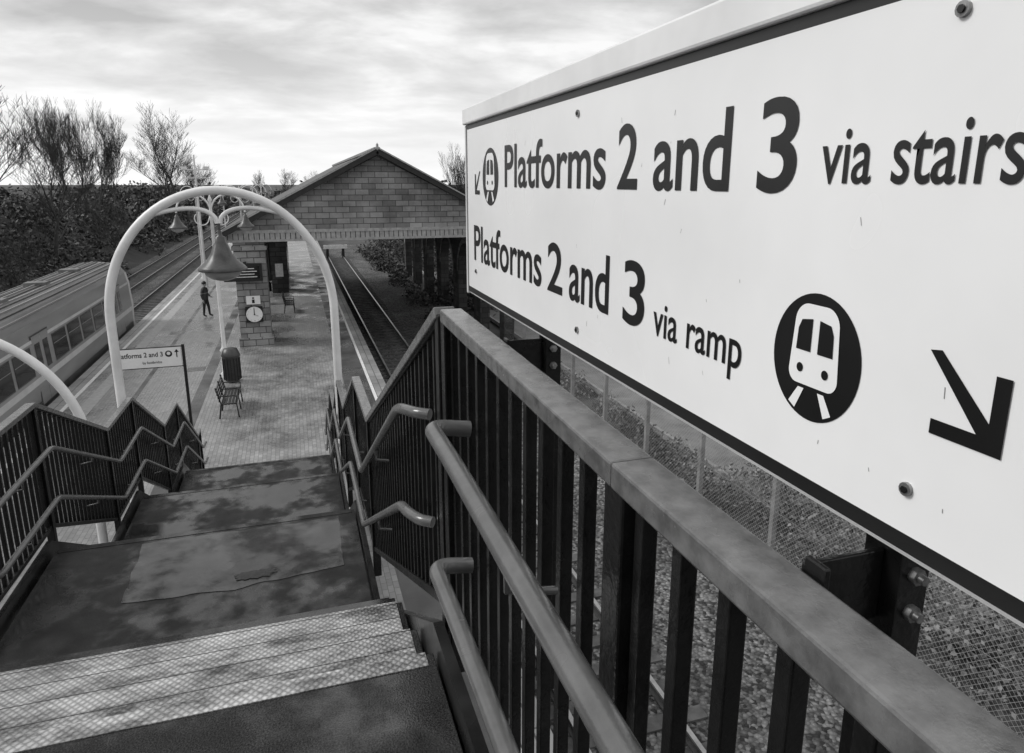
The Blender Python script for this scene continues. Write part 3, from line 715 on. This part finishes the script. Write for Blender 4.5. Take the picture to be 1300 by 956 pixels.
for (t,x,y,h,ro) in ((t0,-19.5,54,12.0,2),(t1,-22,60,13.5,4),(t1,-17.5,60,11.5,.3),(t1,-25,52,11.5,1),(t0,-24,66,14,4.4),(t1,-28,62,12,5),(t0,-22,50,10.5,5.4),
                     (t2,-20,80,12.5,2),(t2,-20.5,88,13,4),(t2,-22,84,12,1),(t2,-19.5,92,12,5),(t2,-22,76,11,3),
                     (t1,-18.5,128,18.5,2.5),(t0,-17.5,118,13.5,1.2),(t0,-16.5,140,12,1),(t1,-16,47,5,.6),(t0,-17,40,4.5,2.2),(t1,-15.5,72,7,3.3),(t0,-15.5,100,7,3.3),(t1,-17,165,11,3)):
    place(t,x,y,h,ro)
place(t2,16.8,76,12.2,2.2); place(t1,24,95,12,1.2); place(t2,-8,230,12,1); place(t0,-2,260,13,2); place(t1,8,240,12,4)

# ---------------------------------------------------------------- person
def person():
    e=empty('standing_man')
    J={}; vs=[];es=[];rs=[]
    def a(n,p,r,par=None):
        J[n]=len(vs); vs.append(p); rs.append(r)
        if par: es.append((J[par],J[n]))
    a('pel',(0,0,.95),(.15,.16)); a('sp',(0,0,1.12),(.13,.155),'pel'); a('ch',(.0,0,1.33),(.14,.185),'sp'); a('nk',(.0,0,1.49),(.07,.07),'ch')
    a('hd0',(.02,0,1.56),(.07,.065),'nk'); a('hd1',(.03,0,1.66),(.105,.085),'hd0'); a('hd2',(.02,0,1.75),(.065,.06),'hd1')
    for s,k in ((1,'l'),(-1,'r')):
        a('sh'+k,(0,s*.19,1.41),(.075,.07),'ch')
        if k=='l': a('el'+k,(-.02,s*.25,1.13),(.055,.055),'sh'+k); a('wr'+k,(.18,s*.18,1.02),(.04,.04),'el'+k)
        else: a('el'+k,(-.03,s*.26,1.13),(.055,.055),'sh'+k); a('wr'+k,(.03,s*.24,.88),(.04,.04),'el'+k)
        dx=.1 if k=='l' else -.08
        a('hp'+k,(0,s*.09,.88),(.1,.1),'pel'); a('kn'+k,(dx*.6+.02,s*.11,.5),(.07,.07),'hp'+k); a('an'+k,(dx,s*.12,.1),(.05,.05),'kn'+k)
        a('to'+k,(dx+.17,s*.14,.04),(.04,.045),'an'+k)
    me=bpy.data.meshes.new('body'); me.from_pydata(vs,es,[]); o=bpy.data.objects.new('body',me); scene.collection.objects.link(o); o.parent=e
    md=o.modifiers.new('s','SKIN')
    for i,x in enumerate(rs): me.skin_vertices[0].data[i].radius=x
    me.skin_vertices[0].data[0].use_root=True
    sb=o.modifiers.new('ss','SUBSURF'); sb.levels=1; sb.render_levels=2; md.use_smooth_shade=True
    m,nt,bs=newmat('clothes'); N=nt.nodes; L=nt.links; tc=N.new('ShaderNodeTexCoord'); s=N.new('ShaderNodeSeparateXYZ'); L.new(tc.outputs['Object'],s.inputs[0])
    mr=N.new('ShaderNodeMath'); mr.operation='DIVIDE'; L.new(s.outputs[2],mr.inputs[0]); mr.inputs[1].default_value=2
    cr=N.new('ShaderNodeValToRGB'); cr.color_ramp.interpolation='CONSTANT'; el=cr.color_ramp.elements; el[0].position=0; el[0].color=g(.015); el[1].position=.04; el[1].color=g(.03)
    for p,c in ((.43,.06),(.59,.25),(.61,.06),(.76,.38),(.853,.05)): x=el.new(p); x.color=g(c)
    L.new(mr.outputs[0],cr.inputs[0]); L.new(cr.outputs[0],bs.inputs['Base Color']); bs.inputs['Roughness'].default_value=.8; me.materials.append(m)
    b=MB()
    for (w,d,sd) in (((.18,.18,1.02),(.8,-.3,-.3),1),((.03,-.24,.88),(.15,0,-1),-1)):
        w=Vector(w); d=Vector(d).normalized(); sdv=d.cross(Vector((1,0,.3))).normalized(); up=sdv.cross(d)
        b.tube([w-d*.02,w+d*.04,w+d*.09],[.028,.038,.036],'skin',8)
        for i in range(4):
            o2=sdv*(-.03+.02*i); L2=(.065,.078,.072,.055)[i]
            b.tube([w+d*.085+o2,w+d*(.085+L2*.5)+o2+up*.006,w+d*(.085+L2)+o2+up*.022],[.009,.0085,.006],'skin',6)
        b.tube([w+d*.03+sdv*-.03,w+d*.06+sdv*-.055,w+d*.09+sdv*-.06+up*.015],[.012,.01,.007],'skin',6)
    b.tube([(.115,0,1.69),(.15,0,1.655),(.12,0,1.645)],[.008,.016,.01],'skin',6)
    for s in (-1,1): b.lathe((.112,s*.035,1.685),[(0,-.01),(.01,0),(0,.01)],'black',6); b.lathe((.02,s*.088,1.66),[(0,-.03),(.018,0),(0,.03)],'skin',6)
    b.beam((.118,-.025,1.605),(.118,.025,1.605),.01,.008,'bark')
    b.lathe((.01,0,1.70),[(.105,-.03),(.112,.0),(.10,.06),(.06,.105),(0,.12)],'black',14)
    b.obj('head_details_and_hands',e)
    e.location=(-4.45,37,.006); e.rotation_euler=(0,0,R(-25)); return e
person()

# ---------------------------------------------------------------- world and sun
w=bpy.data.worlds.new('World'); scene.world=w; w.use_nodes=True; nt=w.node_tree; N=nt.nodes; L=nt.links
bg=N['Background']; sky=N.new('ShaderNodeTexSky'); sky.sky_type='NISHITA'; sky.sun_disc=False
SE,SA=R(40),R(-72)
sky.sun_elevation=SE; sky.sun_rotation=SA
bw=N.new('ShaderNodeRGBToBW'); L.new(sky.outputs[0],bw.inputs[0])
tc=N.new('ShaderNodeTexCoord'); s=N.new('ShaderNodeSeparateXYZ'); L.new(tc.outputs['Generated'],s.inputs[0])
def mt(op,a,b2=None,c=None,clamp=False):
    n=N.new('ShaderNodeMath'); n.operation=op; n.use_clamp=clamp
    for i,x in enumerate((a,b2,c)):
        if x is None: continue
        if isinstance(x,(int,float)): n.inputs[i].default_value=x
        else: L.new(x,n.inputs[i])
    return n.outputs[0]
zc=mt('ADD',mt('MAXIMUM',s.outputs[2],0),.20)
cv=N.new('ShaderNodeCombineXYZ'); L.new(mt('DIVIDE',s.outputs[0],zc),cv.inputs[0]); L.new(mt('DIVIDE',s.outputs[1],zc),cv.inputs[1])
mp=N.new('ShaderNodeMapping'); mp.inputs['Scale'].default_value=(1.1,1.5,1); mp.inputs['Rotation'].default_value=(0,0,R(25)); mp.inputs['Location'].default_value=(3.1,1.7,0); L.new(cv.outputs[0],mp.inputs[0])
n1=N.new('ShaderNodeTexNoise'); n1.inputs['Scale'].default_value=1.35; n1.inputs['Detail'].default_value=7; n1.inputs['Roughness'].default_value=.55; n1.inputs['Distortion'].default_value=.2; L.new(mp.outputs[0],n1.inputs['Vector'])
cr=N.new('ShaderNodeValToRGB'); cr.color_ramp.elements[0].position=.34; cr.color_ramp.elements[0].color=g(.44); cr.color_ramp.elements[1].position=.62; cr.color_ramp.elements[1].color=g(.97)
x=cr.color_ramp.elements.new(.5); x.color=g(.70)
L.new(n1.outputs['Fac'],cr.inputs[0]); cb=N.new('ShaderNodeRGBToBW'); L.new(cr.outputs[0],cb.inputs[0])
hz=mt('SUBTRACT',1,mt('MULTIPLY',mt('MAXIMUM',s.outputs[2],0),3.4),clamp=True)
hz=mt('MULTIPLY',mt('POWER',hz,1.6),.94)
cl_=mt('ADD',mt('MULTIPLY',cb.outputs[0],mt('SUBTRACT',1,hz)),mt('MULTIPLY',hz,1.04))
ov=mt('MULTIPLY',mt('MAXIMUM',mt('SUBTRACT',s.outputs[2],.45),0),.5)
cl_=mt('ADD',cl_,ov)
base=mt('ADD',mt('MULTIPLY',bw.outputs[0],.12),7.8)
tot=mt('MULTIPLY',cl_,base)
L.new(tot,bg.inputs['Color']); bg.inputs['Strength'].default_value=.12
sl_=bpy.data.lights.new('sun','SUN'); sl_.angle=R(20); sl_.color=(1,.995,.985); sl_.energy=2.0
so=bpy.data.objects.new('sun',sl_); scene.collection.objects.link(so)
dv=Vector((math.sin(SA)*math.cos(SE),math.cos(SA)*math.cos(SE),math.sin(SE))); so.rotation_euler=(-dv).to_track_quat('-Z','Y').to_euler()

# ---------------------------------------------------------------- camera
cam=bpy.data.cameras.new('camera'); co=bpy.data.objects.new('camera',cam); scene.collection.objects.link(co)
cam.sensor_width=36; cam.lens=24; cam.shift_y=-45/1300; cam.clip_start=.03; cam.clip_end=6000
co.location=(0,0,6.6); co.rotation_euler=(R(90-13.05),0,R(-17.6)); scene.camera=co
scene.view_settings.view_transform='Standard'; scene.view_settings.look='None'; scene.view_settings.exposure=0
